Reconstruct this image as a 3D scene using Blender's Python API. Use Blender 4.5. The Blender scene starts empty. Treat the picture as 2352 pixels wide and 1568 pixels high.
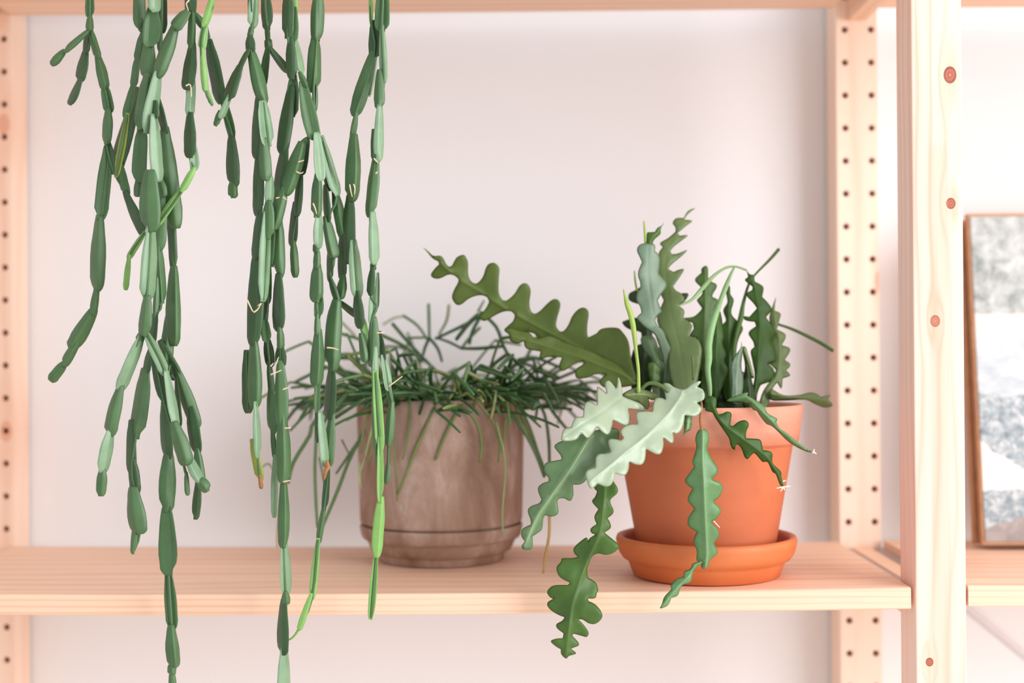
import bpy, bmesh, math, random
import numpy as np
from mathutils import Vector, Matrix, geometry

# ---------------------------------------------------------------- camera, light, exposure
FPX, CX, CY = 3145.0, 1176.0, 784.0
ZOFF = 1.2
CAM = Vector((0.00705, -1.33726, ZOFF - 0.01392))
YAW, PITCH, ROLL = -0.00746, 0.0047, -0.00681
_f = Vector((math.sin(YAW)*math.cos(PITCH), math.cos(YAW)*math.cos(PITCH), math.sin(PITCH)))
_r0 = Vector((math.cos(YAW), -math.sin(YAW), 0)); _u0 = _r0.cross(_f)
_r = _r0*math.cos(ROLL) + _u0*math.sin(ROLL); _u = -_r0*math.sin(ROLL) + _u0*math.cos(ROLL)
SC = bpy.context.scene
COL = SC.collection
cd = bpy.data.cameras.new('camera'); cam = bpy.data.objects.new('camera', cd); COL.objects.link(cam)
cam.matrix_world = Matrix((( _r.x, _u.x, -_f.x, CAM.x), (_r.y, _u.y, -_f.y, CAM.y), (_r.z, _u.z, -_f.z, CAM.z), (0, 0, 0, 1)))
cd.sensor_width = 36.0; cd.lens = FPX*36.0/2352.0
cd.clip_start = 0.05
cd.dof.use_dof = True; cd.dof.focus_distance = 1.06; cd.dof.aperture_fstop = 2.7
SC.camera = cam
W = bpy.data.worlds.new('room_light'); SC.world = W; W.use_nodes = True
bg = W.node_tree.nodes['Background']; bg.inputs[0].default_value = (0.965, 0.985, 1.02, 1); bg.inputs[1].default_value = 0.80

def area(name, loc, aim, size, energy, color):
    l = bpy.data.lights.new(name, 'AREA'); l.shape = 'RECTANGLE'; l.size, l.size_y = size; l.energy = energy; l.color = color
    o = bpy.data.objects.new(name, l); COL.objects.link(o); o.location = loc
    o.rotation_euler = (Vector(aim) - Vector(loc)).to_track_quat('-Z', 'Y').to_euler()
    return o
area('window_daylight', (2.05, -1.75, 1.75), (0.0, -0.1, 1.15), (2.0, 2.0), 76, (1.0, 0.985, 0.99))
SC.view_settings.view_transform = 'Standard'; SC.view_settings.look = 'None'
SC.view_settings.gamma = 1.0; SC.view_settings.use_curve_mapping = False
SC.view_settings.exposure = 0.06

# ---------------------------------------------------------------- helpers
rnd = random.Random(7)
def at(x, y, Y):
    d = _f + _r*((x-CX)/FPX) - _u*((y-CY)/FPX)
    return CAM + d*((Y - CAM.y)/d.y)
def link(name, me, mats, parent=None):
    o = bpy.data.objects.new(name, me); COL.objects.link(o)
    for m in (mats if isinstance(mats, (list, tuple)) else [mats]): me.materials.append(m)
    if parent is not None: o.parent = parent
    return o
def obj(name, bm, mats, parent=None, smooth=False, loc=None):
    bmesh.ops.recalc_face_normals(bm, faces=bm.faces)
    if loc is not None: bmesh.ops.translate(bm, verts=bm.verts, vec=-Vector(loc))
    me = bpy.data.meshes.new(name); bm.to_mesh(me); bm.free()
    if smooth: me.polygons.foreach_set('use_smooth', [True]*len(me.polygons))
    o = link(name, me, mats, parent)
    return o
def thing(name, label, cat, loc, group=None):
    o = bpy.data.objects.new(name, None); COL.objects.link(o); o.location = loc; o.empty_display_size = 0.05
    o['label'] = label; o['category'] = cat
    if group: o['group'] = group
    bpy.context.view_layer.update()
    return o
def adopt(o, parent):
    # every mesh is built in world space: keep it there under a parent that stands at the thing's base
    pl = Vector(parent.location); q = parent.parent
    o.parent = parent
    o.location = -world_loc(parent)
    return o
def world_loc(o):
    v = Vector(o.location)
    while o.parent is not None:
        o = o.parent; v += Vector(o.location)
    return v
def part(name, bm, mats, parent, smooth=False):
    o = obj(name, bm, mats, None, smooth); adopt(o, parent); return o
def pmesh(name, me, mats, parent):
    o = link(name, me, mats); adopt(o, parent); return o

def box(bm, x0, x1, y0, y1, z0, z1, bev=0.0):
    r = bmesh.ops.create_cube(bm, size=1.0)
    for v in r['verts']:
        v.co = Vector(((x0+x1)/2 + v.co.x*(x1-x0), (y0+y1)/2 + v.co.y*(y1-y0), (z0+z1)/2 + v.co.z*(z1-z0)))
    if bev > 0:
        es = list({e for v in r['verts'] for e in v.link_edges})
        bmesh.ops.bevel(bm, geom=es, offset=bev, segments=2, affect='EDGES', profile=0.6)
def lathe(bm, prof, c, n=96):
    rings = []
    for r, z in prof:
        rings.append([bm.verts.new((c[0]+r*math.cos(2*math.pi*k/n), c[1]+r*math.sin(2*math.pi*k/n), c[2]+z)) for k in range(n)] if r > 1e-6 else [bm.verts.new((c[0], c[1], c[2]+z))])
    for a, b in zip(rings, rings[1:]):
        for k in range(n):
            k2 = (k+1) % n
            if len(a) == 1: bm.faces.new((a[0], b[k], b[k2]))
            elif len(b) == 1: bm.faces.new((a[k], a[k2], b[0]))
            else: bm.faces.new((a[k], a[k2], b[k2], b[k]))
def tube(bm, pts, rad, n=7):
    pts = [Vector(p) for p in pts]
    if not isinstance(rad, (list, tuple)): rad = [rad]*len(pts)
    prev = None; rings = []
    for i, p in enumerate(pts):
        t = (pts[min(i+1, len(pts)-1)] - pts[max(i-1, 0)]).normalized()
        if prev is None:
            a = t.orthogonal().normalized()
        else:
            a = (prev - t*prev.dot(t)).normalized()
        prev = a; b = t.cross(a)
        rings.append([bm.verts.new(p + (a*math.cos(2*math.pi*k/n) + b*math.sin(2*math.pi*k/n))*rad[i]) for k in range(n)])
    for A, B in zip(rings, rings[1:]):
        for k in range(n): bm.faces.new((A[k], A[(k+1) % n], B[(k+1) % n], B[k]))
    for R_, s in ((rings[0], -1), (rings[-1], 1)):
        c = bm.verts.new(sum((v.co for v in R_), Vector())/n + (pts[0]-pts[1] if s < 0 else pts[-1]-pts[-2]).normalized()*rad[0 if s < 0 else -1]*0.6)
        for k in range(n): bm.faces.new((R_[k], R_[(k+1) % n], c))
def smoothline(pts, sub=4, closed=False):
    P = [Vector(p) for p in pts]; n = len(P); out = []
    m = n if closed else n-1
    for i in range(m):
        p1, p2 = P[i], P[(i+1) % n]
        p0 = P[(i-1) % n] if closed or i > 0 else p1*2-p2
        p3 = P[(i+2) % n] if closed or i+2 < n else p2*2-p1
        for k in range(sub):
            t = k/sub
            out.append(0.5*((2*p1) + (p2-p0)*t + (2*p0-5*p1+4*p2-p3)*t*t + (-p0+3*p1-3*p2+p3)*t**3))
    if not closed: out.append(P[-1])
    return out

# ---------------------------------------------------------------- materials
def srgb(r, g, b):
    f = lambda c: (c/255/12.92 if c/255 <= 0.04045 else ((c/255+0.055)/1.055)**2.4)
    return (f(r), f(g), f(b), 1)
class NT:
    def __init__(s, name):
        s.m = bpy.data.materials.new(name); s.m.use_nodes = True; s.t = s.m.node_tree; s.b = s.t.nodes['Principled BSDF']
    def n(s, typ, **kw):
        x = s.t.nodes.new(typ)
        for k, v in kw.items():
            if k.startswith('i_'): x.inputs[int(k[2:])].default_value = v
            else: setattr(x, k, v)
        return x
    def l(s, a, b): s.t.links.new(a, b)
    def math(s, op, a, b=None, c=None, clamp=False):
        x = s.n('ShaderNodeMath', operation=op); x.use_clamp = clamp
        for i, v in enumerate((a, b, c)):
            if v is None: continue
            if isinstance(v, (int, float)): x.inputs[i].default_value = v
            else: s.l(v, x.inputs[i])
        return x.outputs[0]
    def mix(s, fac, a, b, blend='MIX'):
        x = s.n('ShaderNodeMix', data_type='RGBA', blend_type=blend)
        if isinstance(fac, (int, float)): x.inputs[0].default_value = fac
        else: s.l(fac, x.inputs[0])
        for i, v in ((6, a), (7, b)):
            if isinstance(v, tuple): x.inputs[i].default_value = v
            else: s.l(v, x.inputs[i])
        return x.outputs[2]
    def noise(s, vec, scale, detail=3, rough=0.5, dist=0.0):
        x = s.n('ShaderNodeTexNoise'); x.inputs['Scale'].default_value = scale; x.inputs['Detail'].default_value = detail
        x.inputs['Roughness'].default_value = rough; x.inputs['Distortion'].default_value = dist
        s.l(vec, x.inputs['Vector']); return x.outputs['Fac']
    def coord(s): return s.n('ShaderNodeTexCoord').outputs['Object']
    def geo(s): return s.n('ShaderNodeNewGeometry').outputs['Position']
    def scale(s, v, sc, off=(0, 0, 0)):
        x = s.n('ShaderNodeMapping'); x.inputs['Scale'].default_value = sc; x.inputs['Location'].default_value = off; s.l(v, x.inputs['Vector']); return x.outputs[0]
    def ramp(s, fac, stops):
        x = s.n('ShaderNodeValToRGB'); e = x.color_ramp.elements
        while len(e) < len(stops): e.new(0.5)
        for q, (p, c) in zip(e, stops): q.position = p; q.color = c
        s.l(fac, x.inputs[0]); return x.outputs[0]
    def bump(s, h, strength, dist=0.001):
        x = s.n('ShaderNodeBump'); x.inputs['Strength'].default_value = strength; x.inputs['Distance'].default_value = dist
        s.l(h, x.inputs['Height']); s.l(x.outputs[0], s.b.inputs['Normal'])
    def base(s, c):
        if isinstance(c, tuple): s.b.inputs['Base Color'].default_value = c
        else: s.l(c, s.b.inputs['Base Color'])
    def rough(s, v): s.b.inputs['Roughness'].default_value = v

def wood(name, axis, light, dark, fac=0.5, knots=(), joint=None, lines=150, rough=0.55, seed=0.0, c2=0.83, soft=False):
    N = NT(name); p = N.geo()
    sep = N.n('ShaderNodeSeparateXYZ'); N.l(p, sep.inputs[0])
    x, y, z = sep.outputs
    along, ac1, ac2 = {'x': (x, y, z), 'z': (z, x, y), 'y': (y, x, z)}[axis]
    slow = N.noise(N.scale(p, {'x': (2.2, 9, 9), 'z': (9, 9, 2.2), 'y': (9, 2.2, 9)}[axis], (seed, seed*2, seed)), 1.0, 2)
    a = N.math('ADD', N.math('ADD', N.math('MULTIPLY', ac1, 1.0), N.math('MULTIPLY', ac2, c2)), N.math('MULTIPLY', slow, 0.05))
    kmask = None; khalo = None; kd = None
    for kx, kz, rx, rz in knots:
        dx = N.math('DIVIDE', N.math('SUBTRACT', x, kx), rx); dz = N.math('DIVIDE', N.math('SUBTRACT', z, kz), rz)
        d = N.math('SQRT', N.math('ADD', N.math('MULTIPLY', dx, dx), N.math('MULTIPLY', dz, dz)))
        dz2 = N.math('DIVIDE', dz, 2.6)
        d2 = N.math('SQRT', N.math('ADD', N.math('MULTIPLY', dx, dx), N.math('MULTIPLY', dz2, dz2)))
        e = N.math('POWER', 2.718, N.math('MULTIPLY', N.math('MULTIPLY', d2, d2), -0.35))
        a = N.math('ADD', a, N.math('MULTIPLY', N.math('MULTIPLY', e, dx), -0.011))
        m = N.math('SMOOTH_MIN', 1.0, N.math('MULTIPLY', N.math('SUBTRACT', 1.08, d), 7.0, clamp=True), 0.1)
        h = N.math('MULTIPLY', N.math('SUBTRACT', 2.3, d2), 0.55, clamp=True)
        kd = d if kd is None else N.math('MINIMUM', kd, d)
        kmask = m if kmask is None else N.math('MAXIMUM', kmask, m)
        khalo = h if khalo is None else N.math('MAXIMUM', khalo, h)
    ring = N.math('PINGPONG', N.math('MULTIPLY', a, float(lines)), 1.0)
    ring = N.math('POWER', ring, 2.5)
    fib = N.noise(N.scale(p, {'x': (12, 500, 500), 'z': (500, 500, 12), 'y': (500, 12, 500)}[axis]), 1.0, 2)
    broad = N.noise(N.scale(p, {'x': (1.5, 28, 28), 'z': (28, 28, 1.5), 'y': (28, 1.5, 28)}[axis], (seed, 0, seed)), 1.0, 3)
    k = N.math('MULTIPLY', ring, N.math('MULTIPLY', broad, 1.3))
    k = N.math('ADD', N.math('MULTIPLY', k, fac), N.math('MULTIPLY', N.math('SUBTRACT', fib, 0.5), 0.22))
    k = N.math('ADD', k, N.math('MULTIPLY', N.math('SUBTRACT', broad, 0.5), 0.7), clamp=True)
    c = N.mix(k, light, dark)
    if khalo is not None:
        c = N.mix(N.math('MULTIPLY', khalo, 0.5), c, srgb(238, 184, 154))
        kn = N.noise(N.scale(p, (300, 300, 300)), 1.0, 3)
        kr = N.math('ADD', kd, N.math('MULTIPLY', N.math('SUBTRACT', kn, 0.5), 0.35))
        kc = N.ramp(kr, [(0.05, srgb(214, 146, 118)), (0.22, srgb(164, 84, 60)), (0.6, srgb(182, 100, 74)), (0.92, srgb(136, 62, 44))])
        if soft: kmask = N.math('MULTIPLY', kmask, 0.55); kc = N.mix(kn, srgb(206, 122, 86), srgb(226, 150, 112))
        c = N.mix(kmask, c, kc)
    if joint is not None:
        jx0, jx1, jz, amp, per = joint
        tri = N.math('PINGPONG', N.math('DIVIDE', N.math('SUBTRACT', x, jx0), per), 0.5)
        edge = N.math('ADD', jz, N.math('MULTIPLY', tri, amp*2))
        below = N.math('LESS_THAN', z, edge)
        inx = N.math('MULTIPLY', N.math('GREATER_THAN', x, jx0), N.math('LESS_THAN', x, jx1))
        c = N.mix(N.math('MULTIPLY', N.math('MULTIPLY', below, inx), 0.22), c, srgb(232, 166, 132))
    N.base(c); N.rough(rough); N.bump(fib, 0.12, 0.0006)
    return N.m

PINE_L, PINE_D = srgb(250, 218, 194), srgb(226, 158, 116)
M = {}
M['board'] = wood('pine_board', 'x', srgb(246, 206, 178), srgb(219, 152, 112), 0.62, lines=80, c2=5.0)
M['post_front'] = wood('pine_front_post', 'z', srgb(244, 214, 198), srgb(228, 166, 138), 0.6, lines=150, seed=3.3,
    knots=[(at(2182, 172, -.256).x, at(2182, 172, -.256).z, .0050, .0067), (at(2184, 467, -.256).x, at(2184, 467, -.256).z, .0037, .0044),
           (at(2148, 737, -.256).x, at(2148, 737, -.256).z, .0038, .0047), (at(2135, 1520, -.256).x, at(2135, 1520, -.256).z, .0030, .0034)],
    joint=(at(2133, 330, -.256).x, at(2176, 330, -.256).x, at(2150, 348, -.256).z, 0.0095, 0.0036))
M['post_rear'] = wood('pine_rear_post', 'z', srgb(249, 222, 202), srgb(232, 178, 146), 0.35, lines=70, seed=8.1,
    soft=True, knots=[(at(2018, 645, 0).x, at(2018, 645, 0).z, .0035, .010)])
M['post_left'] = wood('pine_left_post', 'z', srgb(248, 218, 196), srgb(230, 168, 134), 0.4, lines=70, seed=1.7,
    soft=True, knots=[(at(8, 285, 0).x, at(8, 285, 0).z, .006, .010), (at(14, 990, 0).x, at(14, 990, 0).z, .006, .010)])
M['rail'] = wood('pine_rail', 'y', srgb(246, 206, 176), srgb(218, 150, 110), 0.5, lines=100, seed=5.0)

N = NT('painted_wall'); p = N.geo()
N.base(N.mix(N.noise(p, 3.0, 3), srgb(237, 235, 237), srgb(236, 236, 238))); N.rough(0.9); N.bump(N.noise(p, 350, 3), 0.05, 0.0005); M['wall'] = N.m
N = NT('floorboards'); N.base(N.mix(N.noise(N.scale(N.geo(), (1, 30, 1)), 2.0), srgb(236, 224, 214), srgb(226, 210, 196))); N.rough(0.5); M['floor'] = N.m
N = NT('terracotta'); p = N.geo()
nz = N.noise(p, 38, 4, 0.6); nz2 = N.noise(N.scale(p, (1, 1, 3)), 14, 3)
c = N.mix(nz2, srgb(184, 90, 46), srgb(208, 116, 76)); c = N.mix(N.math('MULTIPLY', nz, 0.4), c, srgb(204, 116, 80))
zz = N.n('ShaderNodeSeparateXYZ'); N.l(p, zz.inputs[0])
bloom = N.math('MULTIPLY', N.math('SUBTRACT', zz.outputs[2], ZOFF-0.098), 60.0, clamp=True)
bl = N.math('MULTIPLY', bloom, N.math('ADD', N.math('MULTIPLY', nz2, 0.9), 0.12), clamp=True)
c = N.mix(bl, c, srgb(238, 172, 150))
N.base(c); N.rough(0.62); N.bump(nz, 0.08, 0.0008); M['terra'] = N.m
N = NT('terracotta_saucer'); p = N.geo(); nz = N.noise(p, 40, 4, 0.6)
N.base(N.mix(nz, srgb(200, 104, 52), srgb(216, 122, 70))); N.rough(0.55); N.bump(nz, 0.06, 0.0008); M['terra2'] = N.m
N = NT('grey_clay'); p = N.geo()
a = N.noise(N.scale(p, (30, 30, 12)), 1.0, 5, 0.6, 0.6); b = N.noise(N.scale(p, (9, 9, 5), (3, 1, 2)), 1.0, 3); d = N.noise(p, 260, 3)
c = N.ramp(a, [(0.30, srgb(122, 92, 76)), (0.46, srgb(168, 136, 118)), (0.58, srgb(192, 163, 149)), (0.70, srgb(218, 196, 186))])
c = N.mix(N.math('MULTIPLY', N.math('SUBTRACT', b, 0.35), 1.6, clamp=True), c, srgb(152, 118, 96)); c = N.mix(N.math('MULTIPLY', d, 0.3), c, srgb(120, 92, 76))
N.base(c); N.rough(0.85); N.bump(d, 0.15, 0.0006); M['clay'] = N.m
N = NT('potting_soil'); p = N.geo(); d = N.noise(p, 180, 4); N.base(N.mix(d, srgb(30, 24, 18), srgb(62, 50, 38))); N.rough(0.95); N.bump(d, 0.8, 0.004); M['soil'] = N.m
N = NT('grey_metallic'); N.base(srgb(176, 168, 170)); N.b.inputs['Metallic'].default_value = 0.3; N.rough(0.45); M['steel'] = N.m
N = NT('zinc_strap'); N.base(srgb(216, 208, 208)); N.b.inputs['Metallic'].default_value = 0.2; N.rough(0.5); M['zinc'] = N.m
N = NT('pale_root'); N.base(srgb(236, 206, 172)); N.rough(0.7); M['root'] = N.m
N = NT('white_root'); N.base(srgb(246, 238, 226)); N.rough(0.7); M['wroot'] = N.m
N = NT('dry_brown'); N.base(N.mix(N.noise(N.geo(), 400, 3), srgb(110, 62, 40), srgb(196, 140, 90))); N.rough(0.8); M['brown'] = N.m

def leafmat(name, col, rib, rough=0.42, coat=0.0, trans=0.0, var=0.35, mott=None, spec=0.5):
    N = NT(name); p = N.geo()
    nz = N.noise(p, 60, 3, 0.55); fine = N.noise(p, 900, 2)
    lo = tuple(c*(1-var) for c in col[:3])+(1,); hi = tuple(min(1, c*(1+var)) for c in col[:3])+(1,)
    c = N.mix(nz, lo, hi); c = N.mix(N.math('MULTIPLY', fine, 0.18), c, hi)
    at_ = N.n('ShaderNodeAttribute', attribute_name='rib')
    c = N.mix(at_.outputs['Fac'], c, rib)
    if mott: c = N.mix(N.math('MULTIPLY', N.noise(p, 25, 2), 0.5), c, mott)
    N.base(c); N.rough(rough); N.bump(fine, 0.06, 0.0005)
    N.b.inputs['Specular IOR Level'].default_value = spec
    if coat: N.b.inputs['Coat Weight'].default_value = coat; N.b.inputs['Coat Roughness'].default_value = 0.35
    if trans:
        tr = N.n('ShaderNodeBsdfTranslucent'); N.l(c, tr.inputs[0]); mx = N.n('ShaderNodeMixShader'); mx.inputs[0].default_value = trans
        N.l(N.b.outputs[0], mx.inputs[1]); N.l(tr.outputs[0], mx.inputs[2]); N.l(mx.outputs[0], N.t.nodes['Material Output'].inputs[0])
    return N.m
G = srgb
HM = {'d': leafmat('cactus_stem_shaded', G(54, 84, 48), G(74, 104, 64)), 'm': leafmat('cactus_stem_green', G(72, 106, 64), G(94, 128, 82)),  # d and m: one stem green, with shade put into the darker colour
      'p': leafmat('cactus_stem_sheen', G(120, 150, 116), G(134, 166, 136), 0.36), 'y': leafmat('cactus_stem_young', G(132, 180, 96), G(166, 204, 130), trans=0.15),  # p: same stem with reflected light put into a paler base colour
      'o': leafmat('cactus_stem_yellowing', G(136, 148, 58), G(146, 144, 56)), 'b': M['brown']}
FM = {'g': leafmat('leaf_green', G(70, 102, 40), G(92, 122, 62), trans=0.08, spec=0.4), 'o': leafmat('leaf_olive', G(82, 100, 40), G(100, 118, 56), trans=0.12, spec=0.35),
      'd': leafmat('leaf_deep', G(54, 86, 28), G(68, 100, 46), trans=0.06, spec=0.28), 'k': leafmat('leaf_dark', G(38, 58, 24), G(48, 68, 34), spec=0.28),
      'w': leafmat('leaf_sheen', G(164, 178, 152), G(186, 198, 172), 0.34, 0.25, var=0.18, mott=G(124, 150, 112)), 's': leafmat('leaf_grey_green', G(88, 118, 76), G(156, 184, 138), 0.4),  # w: window reflection painted in as a paler base colour
      'c': leafmat('leaf_blue_green', G(100, 122, 98), G(76, 106, 78), 0.4), 'h': leafmat('leaf_mid', G(88, 128, 78), G(146, 180, 130), 0.4),
      'l': leafmat('leaf_light_olive', G(100, 120, 68), G(122, 140, 86), trans=0.1), 'y': leafmat('leaf_young', G(160, 186, 88), G(186, 204, 124), trans=0.15),
      't': leafmat('stem_light', G(122, 158, 104), G(146, 180, 128)), 'b': M['brown']}
RM = [leafmat('thin_stem_deep', G(52, 92, 46), G(60, 100, 50)), leafmat('thin_stem_green', G(78, 112, 60), G(90, 120, 70)),
      leafmat('thin_stem_olive', G(112, 124, 66), G(120, 130, 70)), leafmat('thin_stem_pale', G(150, 160, 104), G(150, 160, 104)), leafmat('thin_stem_dry', G(168, 132, 72), G(168, 132, 72))]

# ---------------------------------------------------------------- room
SH = ZOFF - 0.2045        # shelf top
TS = ZOFF + 0.315         # underside of the top shelf
def struct(name, bm, m):
    o = obj(name, bm, m); o['kind'] = 'structure'; return o
bm = bmesh.new(); box(bm, -2.6, 2.8, 0.048, 0.148, 0, 2.7); struct('wall_back', bm, M['wall'])
bm = bmesh.new(); box(bm, -2.6, 2.8, -3.2, 0.048, -0.1, 0); struct('floor', bm, M['floor'])

# ---------------------------------------------------------------- shelving unit
XR0, XR1 = 0.3155, 0.3552            # right posts
XL1 = -0.4925; XL0 = XL1 - 0.0397    # left posts
YF = -0.256; PD = 0.044; ZTOP = ZOFF + 0.62
unit = thing('shelving_unit', 'pale pine shelving unit with drilled posts standing against the wall', 'shelf', (-0.09, -0.1, 0))
def holed_post(x0, x1, y0, y1, cols, ztop_hole, rows, mat):
    bm = bmesh.new(); P = 0.032; R = 0.0033
    zt = ztop_hole + P/2; zb = zt - rows*P
    xm = (cols[0]+cols[1])/2
    for r in range(rows):
        za = zt - r*P; zc = za - P
        for ci, cx in enumerate(cols):
            xa, xb = (x0, xm) if ci == 0 else (xm, x1)
            cz = (za+zc)/2
            outer = []
            for i in range(12):
                s, q = divmod(i, 3); t = q/3
                outer.append([(xb-(xb-xa)*t, za), (xa, za-(za-zc)*t), (xa+(xb-xa)*t, zc), (xb, zc+(za-zc)*t)][s])
            ov = [bm.verts.new((a, y0, b)) for a, b in outer]
            iv = [bm.verts.new((cx+R*math.cos(math.pi/4+i*math.pi/6), y0, cz+R*math.sin(math.pi/4+i*math.pi/6))) for i in range(12)]
            dv = [bm.verts.new((v.co.x, y0+0.03, v.co.z)) for v in iv]
            for i in range(12):
                j = (i+1) % 12
                bm.faces.new((ov[i], ov[j], iv[j], iv[i])); bm.faces.new((iv[i], iv[j], dv[j], dv[i]))
            bm.faces.new(dv)
    bmesh.ops.remove_doubles(bm, verts=bm.verts, dist=1e-6)
    def quad(*c): bm.faces.new([bm.verts.new(v) for v in c])
    quad((x0, y0, 0), (x1, y0, 0), (x1, y0, zb), (x0, y0, zb)); quad((x0, y0, zt), (x1, y0, zt), (x1, y0, ZTOP), (x0, y0, ZTOP))
    quad((x0, y1, 0), (x0, y1, ZTOP), (x1, y1, ZTOP), (x1, y1, 0)); quad((x0, y0, 0), (x0, y0, ZTOP), (x0, y1, ZTOP), (x0, y1, 0))
    quad((x1, y0, 0), (x1, y1, 0), (x1, y1, ZTOP), (x1, y0, ZTOP)); quad((x0, y0, ZTOP), (x1, y0, ZTOP), (x1, y1, ZTOP), (x0, y1, ZTOP)); quad((x0, y0, 0), (x0, y1, 0), (x1, y1, 0), (x1, y0, 0))
    o = part('post', bm, mat, unit); return o
hz = ZOFF + 0.29423
holed_post(XR0, XR1, 0, PD, (0.32403, 0.34954), hz + 0.032*3, 26, M['post_rear'])
holed_post(XL0, XL1, 0, PD, (-0.49941-0.02551, -0.49941), hz + 0.032*3 - 0.002, 26, M['post_left'])
bm = bmesh.new(); box(bm, XR0, XR1, YF, YF+PD, 0, ZTOP, 0.0012); part('post', bm, M['post_front'], unit)
bm = bmesh.new(); box(bm, XL0, XL1, YF, YF+PD, 0, ZTOP, 0.0012); part('post', bm, M['post_left'], unit)
def board(x0, x1, y0, y1, zt, th, sag, front_bev=0.0022):
    bm = bmesh.new(); n = 24; prof = [(y0, -th+.0008), (y0, -front_bev), (y0+front_bev*.3, -front_bev*.3), (y0+front_bev, 0), (y1, 0), (y1, -th), (y0+.0008, -th)]
    rows = []
    for i in range(n+1):
        t = i/n; x = x0+(x1-x0)*t; s = -sag*(1-(2*t-1)**2)
        rows.append([bm.verts.new((x, y, zt+z+s)) for y, z in prof])
    k = len(prof)
    for a, b in zip(rows, rows[1:]):
        for j in range(k): bm.faces.new((a[j], a[(j+1) % k], b[(j+1) % k], b[j]))
    bm.faces.new(rows[0]); bm.faces.new(list(reversed(rows[-1])))
    return bm
SAG = 0.0025
part('shelf_board', board(-0.4905, 0.3115, YF-.001, -0.0015, SH, 0.0168, SAG), M['board'], unit)
part('shelf_board', board(-0.4905, 0.3115, YF-.001, -0.0015, TS+0.0168, 0.0168, 0.001), M['board'], unit)
part('shelf_board', board(0.3572, 1.14, YF+.001, -0.0015, SH+0.001, 0.0165, 0.001), M['board'], unit)
part('shelf_board', board(0.3572, 1.14, YF+.001, -0.0015, TS+0.0168, 0.0168, 0.001), M['board'], unit)
for xa in (XR0, XL0):
    for z0, z1 in ((SH-0.036, SH-0.006), (TS-0.012, TS+0.03), (0.10, 0.14)):
        bm = bmesh.new(); box(bm, xa+0.0115, xa+0.029, YF+PD, 0.0, z0, z1, 0.0008); part('rail', bm, M['rail'], unit)
for z, x0, x1 in ((SH-0.006, 0.3122, 0.3235), (SH-0.006, 0.3475, 0.3560)):  # thin grey strips lying in the gap between the shelf ends
    bm = bmesh.new(); box(bm, x0, x1, YF+PD+.002, -0.002, z-0.0015, z, 0.0003); part('gap_strip', bm, M['steel'], unit)
a = at(2150, 1338, 0.0455); b = at(2352, 1502, 0.0455); d = (b-a).normalized()
bm = bmesh.new()
w = Vector((-d.z, 0, d.x))*0.0024; q0 = a - d*0.06; q1 = b + d*0.55
vs = [bm.verts.new(q + s*w + Vector((0, yy, 0))) for q in (q0, q1) for s in (1, -1) for yy in (-0.0012, 0.0012)]
bmesh.ops.convex_hull(bm, input=bm.verts)
part('cross_brace', bm, M['zinc'], unit)['label'] = 'thin grey steel cross brace'

# ---------------------------------------------------------------- picture book in the right bay
N = NT('mountain_photo_print'); p = N.geo(); sp = N.n('ShaderNodeSeparateXYZ'); N.l(p, sp.inputs[0]); X, Z = sp.outputs[0], sp.outputs[2]
nA = N.noise(p, 60, 6, 0.65, 0.4); nB = N.noise(N.scale(p, (30, 30, 70), (2, 0, 1)), 1.0, 6, 0.7); nC = N.noise(p, 140, 5, 0.7, 0.5); nD = N.noise(p, 24, 4, 0.6)
rock = N.ramp(nA, [(0.3, srgb(126, 134, 132)), (0.5, srgb(184, 189, 187)), (0.7, srgb(214, 217, 216))])
haze = N.ramp(nB, [(0.3, srgb(176, 188, 196)), (0.55, srgb(208, 214, 218)), (0.75, srgb(238, 234, 232))])
crag = N.ramp(nC, [(0.32, srgb(110, 124, 132)), (0.5, srgb(160, 172, 178)), (0.68, srgb(222, 222, 222))])
snow = srgb(238, 226, 220); grey = N.ramp(nA, [(0.3, srgb(134, 126, 124)), (0.7, srgb(178, 166, 162))])
def zpx(y): return at(2300, y, -0.06).z
def gt(v, thr, soft=0.002): return N.math('MULTIPLY', N.math('SUBTRACT', v, thr), 1.0/soft, clamp=True)
wob = N.math('ADD', Z, N.math('MULTIPLY', N.math('SUBTRACT', nD, 0.5), 0.03))
xs = N.math('SUBTRACT', X, at(2260, 900, -0.06).x)
c = grey
c = N.mix(gt(N.math('SUBTRACT', wob, N.math('MULTIPLY', xs, 0.35)), zpx(1215)), c, crag)
c = N.mix(gt(wob, zpx(1135)), c, snow)
c = N.mix(gt(N.math('ADD', wob, N.math('MULTIPLY', xs, 0.75)), zpx(1020)), c, crag)
c = N.mix(gt(wob, zpx(905)), c, haze)
c = N.mix(gt(Z, zpx(768)), c, N.mix(N.math('MULTIPLY', nC, 0.35), snow, srgb(190, 170, 160)))
c = N.mix(gt(Z, zpx(722)), c, rock)
N.base(c); N.rough(0.6); M['photo'] = N.m
N = NT('worn_board_edge'); N.base(N.mix(N.noise(N.geo(), 90, 3), srgb(176, 122, 84), srgb(214, 166, 128))); N.rough(0.8); M['boardedge'] = N.m
N = NT('navy_cloth'); N.base(srgb(52, 56, 66)); N.rough(0.8); M['navy'] = N.m
pb0 = at(2257, 1270, -0.07); bx = pb0.x; by = -0.0705; bz = SH + 0.001 + 0.0004
book = thing('picture_book', 'large worn book with a grey mountain photo on its cover leaning in the right bay', 'book', (bx+0.12, by+0.02, bz))
LEAN = math.atan(0.036/0.311)
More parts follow.
